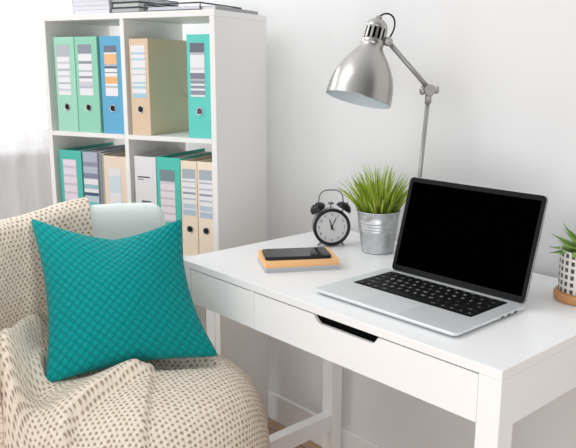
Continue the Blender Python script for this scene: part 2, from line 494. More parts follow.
binder(0.1205, 0.088, z1, (152, 216, 190), 'mint green binder between the other mint binder and the blue one', [(2.0, G1), (1.6, WHT), (.6, G1), (1.4, WHT), (.4, G2), (.9, WHT), (.5, G1), (.7, WHT), (1, G3), (.5, G2), (1.6, WHT)], lab=(0.012, 0.066, 0.116, 0.272))
binder(0.2200, 0.0805, z1, (104, 178, 216), 'blue binder with an orange-striped spine label on the upper shelf', [(1.8, (120, 130, 146)), (.4, WHT), (2.6, (244, 196, 144)), (.6, G2), (.6, (100, 110, 126)), (.9, WHT), (.3, G1), (.9, WHT), (.4, (244, 196, 144)), (1.5, (244, 190, 132)), (.6, WHT), (.5, G2), (2.2, WHT)], lab=(0.016, 0.064, 0.116, 0.268))
BL = (178, 214, 226)
bb = binder(0.3325, 0.069, z1, (230, 204, 174), 'large tan box binder on the upper shelf, its broad side showing', [(1.5, WHT), (.4, BL), (.8, WHT), (.4, BL), (1.6, WHT), (.3, BL), (.9, WHT), (.3, G3), (1.4, WHT), (.4, BL), (.5, WHT), (.5, BL), (1, WHT), (1, BL)], lab=(0.006, 0.058, 0.112, 0.268), h=0.287)
MB().tube([(0.0705, 0.094, 0.211), (0.0705, 0.199, 0.106)], 0.0012, 6).build('elastic_band', M['string'], bb)
binder(0.5395, 0.0795, z1, (104, 212, 202), 'bright turquoise binder at the right end of the upper shelf', [(1.9, (118, 122, 134)), (.5, G2), (2.6, WHT), (.4, G3), (.7, WHT), (1.2, (136, 138, 152)), (.4, G2), (.6, G1), (.4, WHT), (.6, G1), (.4, WHT), (.9, G1), (.4, WHT)], lab=(0.011, 0.060, 0.120, 0.272), ringc=(96, 84, 106))
# middle row
TLD = (88, 196, 182)
binder(0.028, 0.092, z2, TLD, 'dark turquoise binder at the left end of the middle shelf', [(1, (236, 226, 236)), (.4, (214, 204, 220))] * 6, lab=(0.014, 0.070, 0.10, 0.272), h=0.302)
# stack of catalogues
t = thing('catalogue', 'blue-grey banded catalogue next to the dark turquoise binder', 'book', S(0.1245, 0.008, z2+0.0003), SA)
l = MB(); l.box(0, 0.061, 0, 0.25, 0, 0.300, flat((176, 184, 200)))
l.build('pages', None, t, bevel=0.001)
l = MB(); stripes(l, 0.001, 0.060, 0.004, 0.298, [(2, (182, 188, 206)), (1, (150, 158, 178)), (1.4, (190, 196, 212)), (1.2, (140, 146, 168)), (1.2, WHT), (1, (160, 200, 210)), (.8, WHT), (.7, (80, 96, 130)), (1.4, (198, 214, 222)), (.9, (110, 196, 196)), (.5, WHT), (.9, (120, 190, 196)), (.5, WHT), (1, (150, 200, 208)), (3, (176, 190, 204)), (2, (120, 170, 180))], -0.0006)
l.build('spine_print', None, t, norm=False)
def magazine(u, w, z, rgb, label, h=0.290, lean=0.0, v=0.012):
    t = thing('magazine', label, 'magazine', S(u, v, z+0.0003), 0, 'upright magazines on the middle shelf', rot=(Matrix.Rotation(SA, 3, 'Z') @ Matrix.Rotation(lean, 3, 'Y')).to_euler())
    MB().box(0, w, 0, 0.215, 0, h).build('cover', flat(rgb), t, bevel=0.0008)
    MB().box(0.0012, w-0.0012, 0.003, 0.2165, 0.001, h+0.0004).build('pages', flat((214, 212, 208)), t)
    return t
magazine(0.1868, 0.011, z2, (150, 156, 160), 'thin blue-grey magazine standing against the banded catalogue on the middle shelf', 0.302)
magazine(0.1990, 0.010, z2, (176, 174, 166), 'thin taupe magazine standing against the tan binder on the middle shelf', 0.298)
binder(0.2125, 0.0895, z2, (242, 224, 204), 'pale tan binder with a blank bluish label left of the bookcase divider', [(1, (236, 236, 238)), (2.2, (216, 230, 240)), (5, (238, 240, 244))], lab=(0.018, 0.066, 0.05, 0.255), ring=None, h=0.292)
t = binder(0.3335, 0.0812, z2, (236, 236, 238), 'white binder with small dark print right of the bookcase divider', None, ring=None, h=0.298)
for xa, xb, za, zb, sp_ in ((0.012, 0.058, 0.232, 0.236, [(1, (70, 70, 76))]), (0.012, 0.034, 0.225, 0.228, [(1, (130, 130, 136))]),
                             (0.024, 0.060, 0.125, 0.160, [(1.1, (96, 96, 104)), (.5, (176, 176, 180)), (1, (90, 90, 100)), (.4, (170, 170, 176)), (1, (110, 110, 118))])):
    l = MB(); stripes(l, xa, xb, za, zb, sp_, -0.0006); l.build('spine_print', None, t, norm=False)
binder(0.4178, 0.086, z2, (88, 202, 186), 'turquoise binder with a pinkish lined label on the middle shelf', [(2, (130, 150, 156)), (.5, (220, 214, 220))] + [(1, (238, 230, 236)), (.35, (214, 204, 214))] * 5, lab=(0.012, 0.066, 0.10, 0.262), h=0.300, ring=0.08)
PB = [(2.4, (176, 186, 194)), (.5, WHT), (.4, G2), (1.1, WHT), (.4, G2), (.9, WHT), (.5, G1), (1, WHT), (.4, G2), (1, WHT), (1.2, (196, 210, 222)), (.3, WHT), (1.4, (188, 204, 218))]
binder(0.5060, 0.0572, z2, (248, 230, 208), 'slim peach-tan binder touching the turquoise binder on the middle shelf', PB, lab=(0.006, 0.052, 0.128, 0.270), h=0.294, ring=0.085)
binder(0.5655, 0.0545, z2, (250, 232, 212), 'slim peach-tan binder at the right end of the middle shelf', PB, lab=(0.006, 0.051, 0.124, 0.270), h=0.294, ring=0.085)
# lower row, mostly hidden by the chair and desk
binder(0.585, 0.031, z3, (236, 236, 238), 'narrow white binder low in the bookcase between the chair and the desk', None, ring=None, h=0.296)
binder(0.505, 0.078, z3, (214, 190, 168), 'tan binder low in the bookcase behind the teal cushion', None, ring=0.08, h=0.296)

# ------------------------------------------------------------------ piles on top of the bookcase
t = thing('paper_stack', 'tall stack of white paper on the left of the bookcase top', 'paper', S(0.124, 0.012, ST), SA)
for k in range(6):
    MB().box(random.uniform(-.002, .002), 0.135+random.uniform(-.003, .003), random.uniform(0, .003), 0.21, k*0.0125, k*0.0125+0.0121).build('ream', M['paper_lav'], t)
def mag_flat(u, v, w, d, z, rgb, label, rz, th=0.013):
    t = thing('magazine', label, 'magazine', S(u, v, z), SA+rz, 'magazines stacked flat on the bookcase')
    ck_ = flat((70, 72, 76)); m = MB(); m.box(0, w, 0, d, 0, 0.0025, ck_); m.box(0, w, 0, d, th-0.0025, th, ck_); m.box(w-0.002, w, 0, d, 0.0025, th-0.0025, flat(rgb))
    m.build('cover', None, t)
    MB().box(0.002, w-0.003, 0.0015, d-0.002, 0.0025, th-0.0025).build('pages', flat(rgb), t)
    return t
mag_flat(0.262, 0.018, 0.105, 0.200, ST, (186, 190, 190), 'grey magazine, bottom of the short stack on the bookcase top', -0.03, 0.015)
mag_flat(0.266, 0.020, 0.100, 0.200, ST+0.0151, (198, 202, 200), 'grey magazine, in the middle of the short stack on the bookcase top', -0.05, 0.015)
mag_flat(0.264, 0.019, 0.104, 0.200, ST+0.0302, (176, 182, 184), 'grey magazine, topmost in the short stack on the bookcase top', -0.02, 0.015)
t = thing('letter_tray', 'flat grey wire letter tray on the right of the bookcase top', 'tray', S(0.385, 0.020, ST), SA)
m = MB()
for z in (0.003, 0.0215): m.tube([(0, 0, z), (0.195, 0, z), (0.195, 0.235, z), (0, 0.235, z), (0, 0, z)], 0.0012 if z < 0.01 else 0.0022, 8)
for k in range(2):
    for y in (0, 0.235): m.tube([(k*0.195, y, 0.001), (k*0.195, y, 0.0215)], 0.0016, 8)
m.build('wire_frame', flat((84, 85, 88)), t)
t = thing('paper_stack', 'sheaf of white paper inside the wire letter tray', 'paper', S(0.390, 0.026, ST+0.0003), SA)
for k in range(3): MB().box(0.001*k, 0.182, 0.001*k, 0.22, k*0.0045, k*0.0045+0.0043).build('sheet_bundle', M['paper_lav'], t)
t = thing('document_folder', 'thin grey folder at the right end of the bookcase top', 'folder', S(0.588, 0.018, ST), SA)
m = MB(); m.box(0, 0.045, 0, 0.25, 0, 0.002); m.box(0, 0.045, 0, 0.25, 0.0085, 0.0105); m.box(0.043, 0.045, 0, 0.25, 0.002, 0.0085)
m.build('cover', flat((164, 166, 168)), t); MB().box(0.001, 0.0425, 0.002, 0.248, 0.002, 0.0085).build('pages', M['paper'], t)

# ------------------------------------------------------------------ laptop
LX, LY, LA = 0.4425, 0.0560, 0.0035
lp = thing('laptop', 'open silver laptop with black screen on the white desk', 'laptop', (LX, LY, H), LA)
LWd, LD = 0.375, 0.247
Z0, Z1 = 0.0022, 0.0118
b = MB()
pts = rrect(0, LWd, 0, LD, 0.012)
ins = lambda p, e: (p[0] + (e if p[0] < LWd/2 else -e) * 1, p[1] + (e if p[1] < LD/2 else -e))
rows = [(0.012, Z0), (0.004, Z0+0.0015), (0.0, Z0+0.0045), (0.0, Z1-0.0012), (0.0009, Z1)]
rings = [[b.bm.verts.new((*ins(p, e), z)) for p in pts] for e, z in rows]
for A, B in zip(rings, rings[1:]):
    for i in range(len(pts)):
        j = (i+1) % len(pts); b.face([A[i], A[j], B[j], B[i]], None, False)
b.face(rings[0][::-1]); b.face(rings[-1])
b.build('base', M['alu'], lp)
for x in (0.02, LWd-0.03):
    for y in (0.02, LD-0.03): MB().lathe([(0.006, 0.0), (0.006, 0.0023)], 16, None, Matrix.Translation((x+.005, y+.005, 0))).build('rubber_foot', M['dull_black'], lp)
# keyboard
KX0, KX1, KY0, KY1 = 0.0310, 0.3385, 0.101, 0.229
MB().prism(rrect(KX0-0.003, KX1+0.003, KY0-0.003, KY1+0.003, 0.004), XY, Z1, Z1+0.0003).build('keyboard_well', M['dull_black'], lp)
rowsK = [
    (['esc'] + ['F%d' % i for i in range(1, 13)] + ['-'], [1]*14, 0.55),
    (list('`1234567890-=') + ['del'], [1]*13 + [1.5], 1),
    (['tab'] + list('QWERTYUIOP[]\\'), [1.5] + [1]*13, 1),
    (['caps'] + list("ASDFGHJKL;'") + ['ret'], [1.75] + [1]*11 + [1.75], 1),
    (['shift'] + list('ZXCVBNM,./') + ['shift'], [2.25] + [1]*10 + [2.25], 1),
    (['fn', 'ctl', 'alt', 'cmd', '', 'cmd', 'alt', '<', '^', '>'], [1, 1, 1, 1.25, 5, 1.25, 1, 1, 1, 1], 1),
]
tot_h = sum(r[2] for r in rowsK); uh = (KY1-KY0)/tot_h; y = KY1; gap = 0.0030
for names, ws, hh in rowsK:
    ux = (KX1-KX0)/sum(ws); x = KX0; y -= uh*hh
    for nm, wk in zip(names, ws):
        xa, xb = x+gap/2, x+ux*wk-gap/2; ya, yb = y+gap/2, y+uh*hh-gap/2
        k = MB()
        k.prism(rrect(xa, xb, ya, yb, 0.0018, 3), XY, Z1+0.0003, Z1+0.0014, M['key'])
        if nm:
            add_text(k, nm, (0.0105 if len(nm) == 1 else 0.0050), M['legend'], Matrix.Translation(((xa+xb)/2, (ya+yb)/2, Z1+0.00146)))
        k.build('key', None, lp, norm=False)
        x += ux*wk
MB().prism(rrect(0.124, 0.232, 0.010, 0.084, 0.004), XY, Z1, Z1+0.00015).build('trackpad', flat((206, 209, 211), 0.35), lp)
m = MB()
for k in range(3): m.prism([(0.150+0.024*k, 0.0052), (0.162+0.024*k, 0.0052), (0.162+0.024*k, 0.0092), (0.150+0.024*k, 0.0092)], lambda a, b_, h: (h, a, b_), LWd-0.0004, LWd+0.0002)
m.build('side_port', flat((96, 98, 100)), lp)
# lid
lid_t = rad(15.5); LH = 0.2287; LX0 = 0.0200; LX1 = LWd-0.0015
hinge = Matrix.Translation((0, LD-0.0065, Z1+0.0004)) @ Matrix.Rotation(-lid_t, 4, 'X')
lid = MB().prism(rrect(LX0, LX1, 0.0, LH, 0.011), lambda a, b_, h: hinge @ Vector((a, h, b_)), 0.0, 0.0052).build('lid', M['alu_dark'], lp, bevel=0.0009)
MB().prism(rrect(LX0+0.0012, LX1-0.0012, 0.002, LH-0.0012, 0.0098), lambda a, b_, h: hinge @ Vector((a, h, b_)), -0.0004, 0.0003).build('bezel', M['bezel'], lid)
MB().prism([(LX0+0.011, 0.016), (LX1-0.011, 0.016), (LX1-0.011, LH-0.012), (LX0+0.011, LH-0.012)], lambda a, b_, h: hinge @ Vector((a, h, b_)), -0.0008, -0.0003).build('screen', M['screen'], lid)
MB().tube([(0.03, LD+0.0005, Z1-0.002), (LWd-0.03, LD+0.0005, Z1-0.002)], 0.0035, 12).build('hinge', M['alu_dark'], lp)

# ------------------------------------------------------------------ notebooks and phone
na = math.atan2(0.2405-0.076, 0.345-0.254)
nl = 0.186; nwid = 0.122
def notebook(x, y, z, l, wd, th, m, label, rz):
    t = thing('notebook', label, 'notebook', (x, y, z), rz, 'notebooks stacked on the desk')
    c = MB(); c.prism(rrect(0, l, 0, wd, 0.004, 4), XY, 0, 0.0016); c.prism(rrect(0, l, 0, wd, 0.004, 4), XY, th-0.0016, th)
    c.box(0.003, l-0.003, wd-0.0015, wd, 0.001, th-0.001)
    c.build('cover', m, t)
    MB().box(0.002, l-0.002, 0.0015, wd-0.0016, 0.0016, th-0.0016).build('pages', m if m == M['orange'] else flat((196, 197, 200)), t)
    return t
notebook(0.254, 0.0755, H, nl, nwid, 0.012, M['greycover'], 'light grey notebook underneath the orange notebook on the desk', na-0.03)
notebook(0.2530, 0.0765, H+0.0121, 0.186, 0.122, 0.015, M['orange'], 'orange notebook lying on the grey notebook, under the phone', na-0.028)
ph = thing('smartphone', 'black smartphone lying on top of the orange notebook', 'phone', (0.2425, 0.0875, H+0.0272), na-0.075)
MB().prism(rrect(0, 0.164, 0, 0.088, 0.009), XY, 0, 0.0075).build('body', M['black'], ph, bevel=0.0012)
MB().prism(rrect(0.002, 0.162, 0.002, 0.086, 0.008), XY, 0.0075, 0.0079).build('glass', M['phone_glass'], ph)

# ------------------------------------------------------------------ alarm clock
ck = thing('alarm_clock', 'black twin-bell alarm clock left of the grass pot', 'clock', (0.1575, 0.3945, H), rad(48.25+8))
CR = 0.0510; CZ = 0.0555; CDp = 0.046
fx = Matrix.Translation((0, 0, CZ)) @ Matrix.Rotation(PI/2, 4, 'X')     # lathe z -> -y (front)
hd = CDp/2
MB().lathe([(0.0, -hd), (CR-0.006, -hd), (CR-0.001, -hd+0.006), (CR-0.001, hd-0.012), (CR-0.001, hd-0.010)], 48, None, fx, closed_ends=False).build('case', flat((150, 150, 150), 0.35), ck)
MB().lathe([(CR-0.001, hd-0.014), (CR+0.001, hd-0.008), (CR+0.0008, hd-0.001), (CR-0.0035, hd+0.001), (CR-0.0075, hd-0.004)], 48, None, fx, closed_ends=False).build('bezel', M['black'], ck)
dl = MB().lathe([(0.0, hd-0.005), (CR-0.006, hd-0.005)], 48, None, fx, closed_ends=False).build('dial', M['dial'], ck)
n = MB()
yd = -(hd-0.005) - 0.0006
for k in range(1, 13):
    a = PI/2 - k*PI/6; r = CR-0.0155
    add_text(n, str(k), 0.0105, M['ink'], Matrix.Translation((r*cos(a), yd, CZ + r*sin(a))) @ Matrix.Rotation(PI/2, 4, 'X'))
n.build('numerals', None, dl, norm=False)
def hand(deg, l, wd, y, name):
    a = rad(90-deg); d = Vector((cos(a), 0, sin(a))); p = Vector((-sin(a), 0, cos(a))); c = Vector((0, y, CZ))
    m = MB(); q = [c - d*0.008 + p*wd/2, c - d*0.008 - p*wd/2, c + d*l*0.7 - p*wd*0.55, c + d*l, c + d*l*0.7 + p*wd*0.55]
    vs = [m.bm.verts.new(v) for v in q]; ws = [m.bm.verts.new(v + Vector((0, -0.0006, 0))) for v in q]
    m.face(vs[::-1]); m.face(ws)
    for i in range(5): m.face([vs[i], vs[(i+1) % 5], ws[(i+1) % 5], ws[i]])
    m.build(name, M['black'], ck)
hand(-17, 0.027, 0.0028, yd-0.0006, 'hour_hand'); hand(23, 0.033, 0.0022, yd-0.0016, 'minute_hand'); hand(140, 0.016, 0.0012, yd-0.0024, 'alarm_hand')
MB().lathe([(0.0, 0.0), (0.003, 0.0), (0.003, 0.004), (0, 0.004)], 16, None, Matrix.Translation((0, yd, CZ)) @ Matrix.Rotation(PI/2, 4, 'X')).build('hand_pin', M['black'], ck)
for sgn in (-1, 1):
    tilt = rad(33)*sgn
    bc = Vector((sgn*0.0345, 0.0, CZ+0.0465))
    mtx = Matrix.Translation(bc) @ Matrix.Rotation(tilt, 4, 'Y')
    prof = [(0.0225*cos(a), 0.0025+0.0175*sin(a)) for a in [PI/2*k/10 for k in range(11)]]
    bell = MB().lathe([(0.019, 0.0005), (0.0228, 0.0)] + prof, 32, None, mtx, closed_ends=False).build('bell', M['black'], ck)
    MB().lathe([(0.004, 0.0185), (0.0042, 0.0215), (0.0025, 0.024), (0, 0.0245)], 16, None, mtx, closed_ends=False).build('bell_nut', M['chrome'], bell)
    MB().tube([bc + Vector((-sgn*0.006, 0, -0.012)), mtx @ Vector((0, 0, 0.018))], 0.0022, 8).build('bell_post', M['chrome'], ck)
    MB().tube([Vector((sgn*0.026, -0.006, CZ-0.043)), Vector((sgn*0.037, -0.010, 0.0022))], [0.0042, 0.0026], 10).build('foot', flat((160, 160, 160), 0.3), ck)
MB().tube([Vector((0, 0.018, CZ-0.045)), Vector((0, 0.026, 0.002))], [0.004, 0.0026], 10).build('foot', flat((160, 160, 160), 0.3), ck)
hp = [(-0.0335, 0, CZ+0.058), (-0.0345, 0, CZ+0.072), (-0.032, 0, CZ+0.086), (-0.026, 0, CZ+0.0955), (-0.016, 0, CZ+0.1005), (0, 0, CZ+0.1015), (0.016, 0, CZ+0.1005), (0.026, 0, CZ+0.0955), (0.032, 0, CZ+0.086), (0.0345, 0, CZ+0.072), (0.0335, 0, CZ+0.058)]
MB().tube(hp, 0.0018, 10).build('handle', flat((120, 120, 122), 0.3), ck)
MB().tube([(0, 0, CZ+0.050), (0, 0, CZ+0.064)], 0.0016, 8).tube([(-0.007, 0, CZ+0.064), (0.007, 0, CZ+0.064)], 0.0032, 10).build('hammer', flat((110, 110, 112), 0.3), ck)

# ------------------------------------------------------------------ grass in a zinc bucket
def blades(mb, n, spread, rbase, zbase, lens, wid, m, droop, seed, avoid=None):
    rn = random.Random(seed)
    for i in range(n):
        a = rn.uniform(0, 2*PI); rr = rbase*math.sqrt(rn.random())
        L = rn.uniform(*lens) * (1 - 0.25*rr/rbase)
        out = spread*(rr/rbase)**1.2 * rn.uniform(0.5, 1.2) + rn.uniform(-.12, .12)
        da = a + rn.uniform(-0.5, 0.5)
        d = Vector((cos(da), sin(da), 0)); p = Vector((rr*cos(a), rr*sin(a), zbase))
        sd = Vector((-sin(da), cos(da), 0)); tw = rn.uniform(0, PI)
        sd = (sd*cos(tw) + d*sin(tw)).normalized(); ux = rn.random(); w0 = wid*rn.uniform(.7, 1.2)
        if avoid and avoid(a, da, out, rr): continue
        N = 6; prev = None; ang = out*0.45; step = L/N
        for k in range(N+1):
            f = k/N; ww = w0*(1-f**2.2)*0.5 + 0.00025
            v = (mb.bm.verts.new(p - sd*ww), mb.bm.verts.new(p + sd*ww))
            if prev: mb.face([prev[0], prev[1], v[1], v[0]], m, True, [(ux, (k-1)/N), (ux, (k-1)/N), (ux, f), (ux, f)])
            prev = v
            ang += (out*0.75 + droop*rn.uniform(0.2, 1))/N
            p = p + (d*sin(ang) + Vector((0, 0, 1))*cos(ang))*step
GP = (0.2885, 0.4435, H)
gp = thing('potted_grass', 'green tufty grass in a ribbed zinc bucket behind the laptop', 'plant', GP, 0.3); gp.scale = (1.03, 1.03, 1.05)
r0, r1, hb = 0.0415, 0.0555, 0.108
def rz_(z): return r0 + (r1-r0)*z/hb
prof = [(0.0, 0.001), (r0-0.003, 0.0), (r0, 0.002), (r0+.0008, 0.004), (r0, 0.006)]
z = 0.012
while z < 0.055: prof.append((rz_(z), z)); z += 0.01
for k in range(4):
    zc = 0.058 + k*0.0075
    prof += [(rz_(zc-.0032), zc-.0032), (rz_(zc)+0.0014, zc-.0012), (rz_(zc)+0.0014, zc+.0012), (rz_(zc+.0032), zc+.0032)]
prof += [(rz_(0.095), 0.095), (r1-0.0005, hb-0.003), (r1+0.0018, hb-0.002), (r1+0.0022, hb), (r1+0.0008, hb+0.0014), (r1-0.0012, hb), (r1-0.003, hb-0.012)]
MB().lathe(prof, 48, None, None, closed_ends=False).build('bucket', M['zinc'], gp)
MB().lathe([(0.0, hb-0.011), (0.02, hb-0.010), (r1-0.003, hb-0.012)], 32, None, None, closed_ends=False).build('soil', M['soil'], gp)
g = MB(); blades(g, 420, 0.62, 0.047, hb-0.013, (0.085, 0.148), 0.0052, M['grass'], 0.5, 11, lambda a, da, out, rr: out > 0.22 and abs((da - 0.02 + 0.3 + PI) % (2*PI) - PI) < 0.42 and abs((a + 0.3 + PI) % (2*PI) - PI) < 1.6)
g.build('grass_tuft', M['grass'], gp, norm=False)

# ------------------------------------------------------------------ succulent at the right edge
SP = (0.856, 0.458, H)
tag(MB().lathe([(0, 0), (0.052, 0), (0.0555, 0.002), (0.057, 0.006), (0.057, 0.016), (0.0555, 0.019), (0.050, 0.0195), (0, 0.0195)], 48, None, None).build('wooden_saucer', M['wood'], loc=SP), 'round light wooden saucer under the patterned pot', 'saucer')
sp = thing('potted_succulent', 'spiky green succulent in a white pot with dark dashes', 'plant', (SP[0], SP[1], H+0.0197), 0)
MB().lathe([(0.046, 0.0), (0.0485, 0.002), (0.0505, 0.088), (0.0510, 0.090)], 64, None, None, closed_ends=False).build('pot', M['spots'], sp)
MB().lathe([(0.0510, 0.090), (0.0495, 0.0915), (0.0475, 0.090), (0.047, 0.079), (0.0, 0.079)], 48, None, None, closed_ends=False).build('pot_rim', flat((236, 232, 224)), sp)
MB().lathe([(0, 0.083), (0.0465, 0.0805)], 24, None, None, closed_ends=False).build('soil', M['soil'], sp)
lf = MB(); rn = random.Random(5)
for ringk, (cnt, L, el, wd) in enumerate(((9, 0.074, 0.12, 0.025), (8, 0.072, 0.46, 0.023), (7, 0.064, 0.85, 0.020), (4, 0.052, 1.25, 0.016))):
    for k in range(cnt):
        a = 2*PI*(k + 0.37*ringk + rn.uniform(-.1, .1))/cnt
        d = Vector((cos(a), sin(a), 0)); sd = Vector((-sin(a), cos(a), 0)); e = el + rn.uniform(-.1, .1)
        p = d*0.006 + Vector((0, 0, 0.087)); prev = None; N = 8; ux = rn.random(); Lk = L*rn.uniform(.9, 1.12)
        for i in range(N+1):
            f = i/N; ww = wd*0.5*(math.sin(PI*min(1, 0.25+f*0.75))**0.8 if f < 1 else 0.03)
            ww = max(ww*(1-f**4), 0.0003); e2 = e - 0.30*f + 0.45*f*f
            nrm = (Vector((0, 0, 1))*cos(e2) - d*sin(e2))
            th = 0.0035*(1-f)+0.0006
            v = [lf.bm.verts.new(q) for q in (p - sd*ww + nrm*ww*0.35, p - nrm*th, p + sd*ww + nrm*ww*0.35, p + nrm*th*0.2)]
            if prev:
                for j in range(4):
                    j2 = (j+1) % 4; lf.face([prev[j], prev[j2], v[j2], v[j]], None, True, [(ux, (i-1)/N), (ux, (i-1)/N), (ux, f), (ux, f)])
            prev = v
            p = p + (d*cos(e2) + Vector((0, 0, 1))*sin(e2))*Lk/N
lf.build('leaves', M['succulent'], sp)

# ------------------------------------------------------------------ lamp
LO = Vector((0.42, 0.48, 0))
lamp = thing('desk_lamp', 'brushed metal desk lamp with jointed arm behind the laptop', 'lamp', (0, 0, 0))
def Lp(r, z, dep=0.0): return LO + Rh*r + Fh*dep + Vector((0, 0, z))
b0 = Lp(-0.035, H)
lamp.location = b0
def LL(r, z, dep=0.0): return Lp(r, z, dep) - b0
MB().lathe([(0, 0), (0.036, 0), (0.038, 0.003), (0.037, 0.010), (0.034, 0.013), (0.012, 0.015), (0.010, 0.030), (0, 0.031)], 40, None, None).build('base', M['grey_metal'], lamp)
MB().tube([LL(-0.035, H+0.02), LL(-0.022, 0.962), LL(-0.0085, 1.166)], 0.0056, 16).build('pole', M['grey_metal'], lamp)
MB().tube([LL(-0.0088, 1.150), LL(-0.0078, 1.176)], 0.0085, 16).build('pole_collar', M['grey_metal'], lamp)
jm = MB()
jd = Fh*0.012
jc = LL(-0.006, 1.182)
jm.tube([jc - jd, jc - jd*0.5, jc + jd*0.5, jc + jd], [0.0125, 0.0145, 0.0145, 0.0125], 24)
jm.build('elbow_joint', M['grey_metal'], lamp)
kc = LL(-0.020, 1.181)
MB().tube([kc - Rh*0.010, kc - Rh*0.004, kc + Rh*0.004], [0.009, 0.0125, 0.008], 20).tube([LL(-0.018, 1.181), LL(0.012, 1.1825)], 0.0045, 12).tube([LL(0.006, 1.1825), LL(0.016, 1.183)], [0.0095, 0.009], 20).build('wing_knob', M['steel'], lamp)
MB().tube([LL(-0.010, 1.188), LL(-0.108, 1.2945, 0.004)], 0.0062, 16).build('arm', M['grey_metal'], lamp)
# head
rimc = LL(-0.185, 1.158, -0.020); topc = LL(-0.1375, 1.345, 0.014)
ax = (topc - rimc); AL = ax.length; ax.normalize()
q = Vector((0, 0, 1)).rotation_difference(ax)
hm = Matrix.Translation(rimc) @ q.to_matrix().to_4x4()
k = AL
outer = [(0.0815, 0.0), (0.0822, 0.001), (0.0818, 0.003), (0.0812, 0.014), (0.0800, 0.028), (0.0780, 0.042), (0.0745, 0.056), (0.0695, 0.070), (0.0625, 0.084), (0.0540, 0.098), (0.0445, 0.111), (0.0365, 0.121), (0.0310, 0.129), (0.0285, 0.135), (0.0280, 0.140)]
inner = [(r-0.0018, z_) for r, z_ in outer[2:]][::-1]
sh = MB().lathe(outer, 64, M['steel'], hm, closed_ends=False)
sh.lathe(inner + [(0.0800, 0.0008), (0.0815, 0.0)], 64, M['white_in'], hm, closed_ends=False)
sh.build('shade', None, lamp)
# vented cap: solid rings with dark slots between ribs
MB().lathe([(0.0280, 0.139), (0.0288, 0.141), (0.0288, 0.149), (0.0280, 0.151), (0.0258, 0.1515), (0.0258, 0.1805)], 48, None, hm, closed_ends=False).build('neck', M['steel'], lamp)
cap = MB().lathe([(0.0258, 0.180), (0.0275, 0.181), (0.0275, 0.184), (0.0255, 0.191), (0.020, 0.198), (0.012, 0.203), (0.008, 0.204), (0.008, 0.209), (0.006, 0.211), (0, 0.211)], 48, None, hm, closed_ends=False).build('cap', M['steel'], lamp)
vs = MB()
for i in range(14):
    a = 2*PI*i/14
    for s_ in (0,):
        p = [(a-0.11, 0.153), (a+0.11, 0.153), (a+0.11, 0.179), (a-0.11, 0.179)]
        A = [vs.bm.verts.new(hm @ Vector((0.0263*cos(t_), 0.0263*sin(t_), z_))) for t_, z_ in p]
        vs.face(A)
vs.build('vent_slots', M['slot'], cap, norm=False)
rb = MB()
for i in range(14):
    a = 2*PI*(i+0.5)/14
    m2 = hm @ Matrix.Rotation(a, 4, 'Z')
    c = [m2 @ Vector(p) for p in ((0.0255, -0.0031, 0.151), (0.0284, -0.0029, 0.151), (0.0284, 0.0029, 0.151), (0.0255, 0.0031, 0.151))]
    d2 = [m2 @ Vector(p) for p in ((0.0255, -0.0031, 0.181), (0.0277, -0.0029, 0.181), (0.0277, 0.0029, 0.181), (0.0255, 0.0031, 0.181))]
    A = [rb.bm.verts.new(v) for v in c]; B = [rb.bm.verts.new(v) for v in d2]
    for j in range(4): rb.face([A[j], A[(j+1) % 4], B[(j+1) % 4], B[j]])
rb.build('vent_ribs', M['steel'], cap)
hc = LL(-0.1130, 1.2985, 0.002)
nk = hm @ Vector((0.026, 0, 0.137))
MB().tube([hc - Fh*0.012, hc - Fh*0.007, hc + Fh*0.007, hc + Fh*0.012], [0.008, 0.0115, 0.0115, 0.008], 20).tube([hm @ Vector((0.0, 0.0, 0.145)), hc], 0.0065, 12).build('head_hinge', M['steel'], lamp)
MB().lathe([(0, 0), (0.004, 0), (0.004, 0.002), (0, 0.0022)], 12, None, Matrix.Translation(hc - Fh*0.012) @ Vector((0, 0, 1)).rotation_difference(-Fh).to_matrix().to_4x4()).build('hinge_screw', M['chrome'], lamp)
ct = hm @ Vector((0, 0, 0.209))
def bez(pts, n=24):
    P = [Vector(p) for p in pts]; out = []
    for i in range(n+1):
        t_ = i/n; Q = P[:]
        while len(Q) > 1: Q = [a_.lerp(b_, t_) for a_, b_ in zip(Q, Q[1:])]
        out.append(Q[0])
    return out
MB().tube(bez([ct, ct + Vector((0, 0, 0.014)) + Rh*0.012, ct + Vector((0, 0, 0.016)) + Rh*0.042, ct + Rh*0.050 + Vector((0, 0, -0.018)), ct + Rh*0.026 + Vector((0, 0, -0.050))]), 0.0022, 10).build('cord', M['black'], lamp)
bm_ = MB().lathe([(0.0, 0.045), (0.012, 0.047), (0.022, 0.058), (0.024, 0.07), (0.018, 0.088), (0.013, 0.1), (0.013, 0.118)], 24, None, hm, closed_ends=False).build('bulb', flat((240, 240, 236), 0.4), lamp)

# ------------------------------------------------------------------ armchair with knitted throw
CO = CAM + Fh*1.5 + Rh*(-0.349); CO.z = 0
CH = Matrix(((Rh.x, Fh.x, 0, CO.x), (Rh.y, Fh.y, 0, CO.y), (0, 0, 1, 0), (0, 0, 0, 1)))   # local x lateral, y away
crz = math.atan2(Rh.y, Rh.x)
chair = thing('armchair', 'pale grey tub armchair draped with the cream knitted throw', 'chair', (CO.x, CO.y, FZ), crz)
def smooth(a, b_, x):
    t_ = min(1, max(0, (x-a)/(b_-a))); return t_*t_*(3-2*t_)
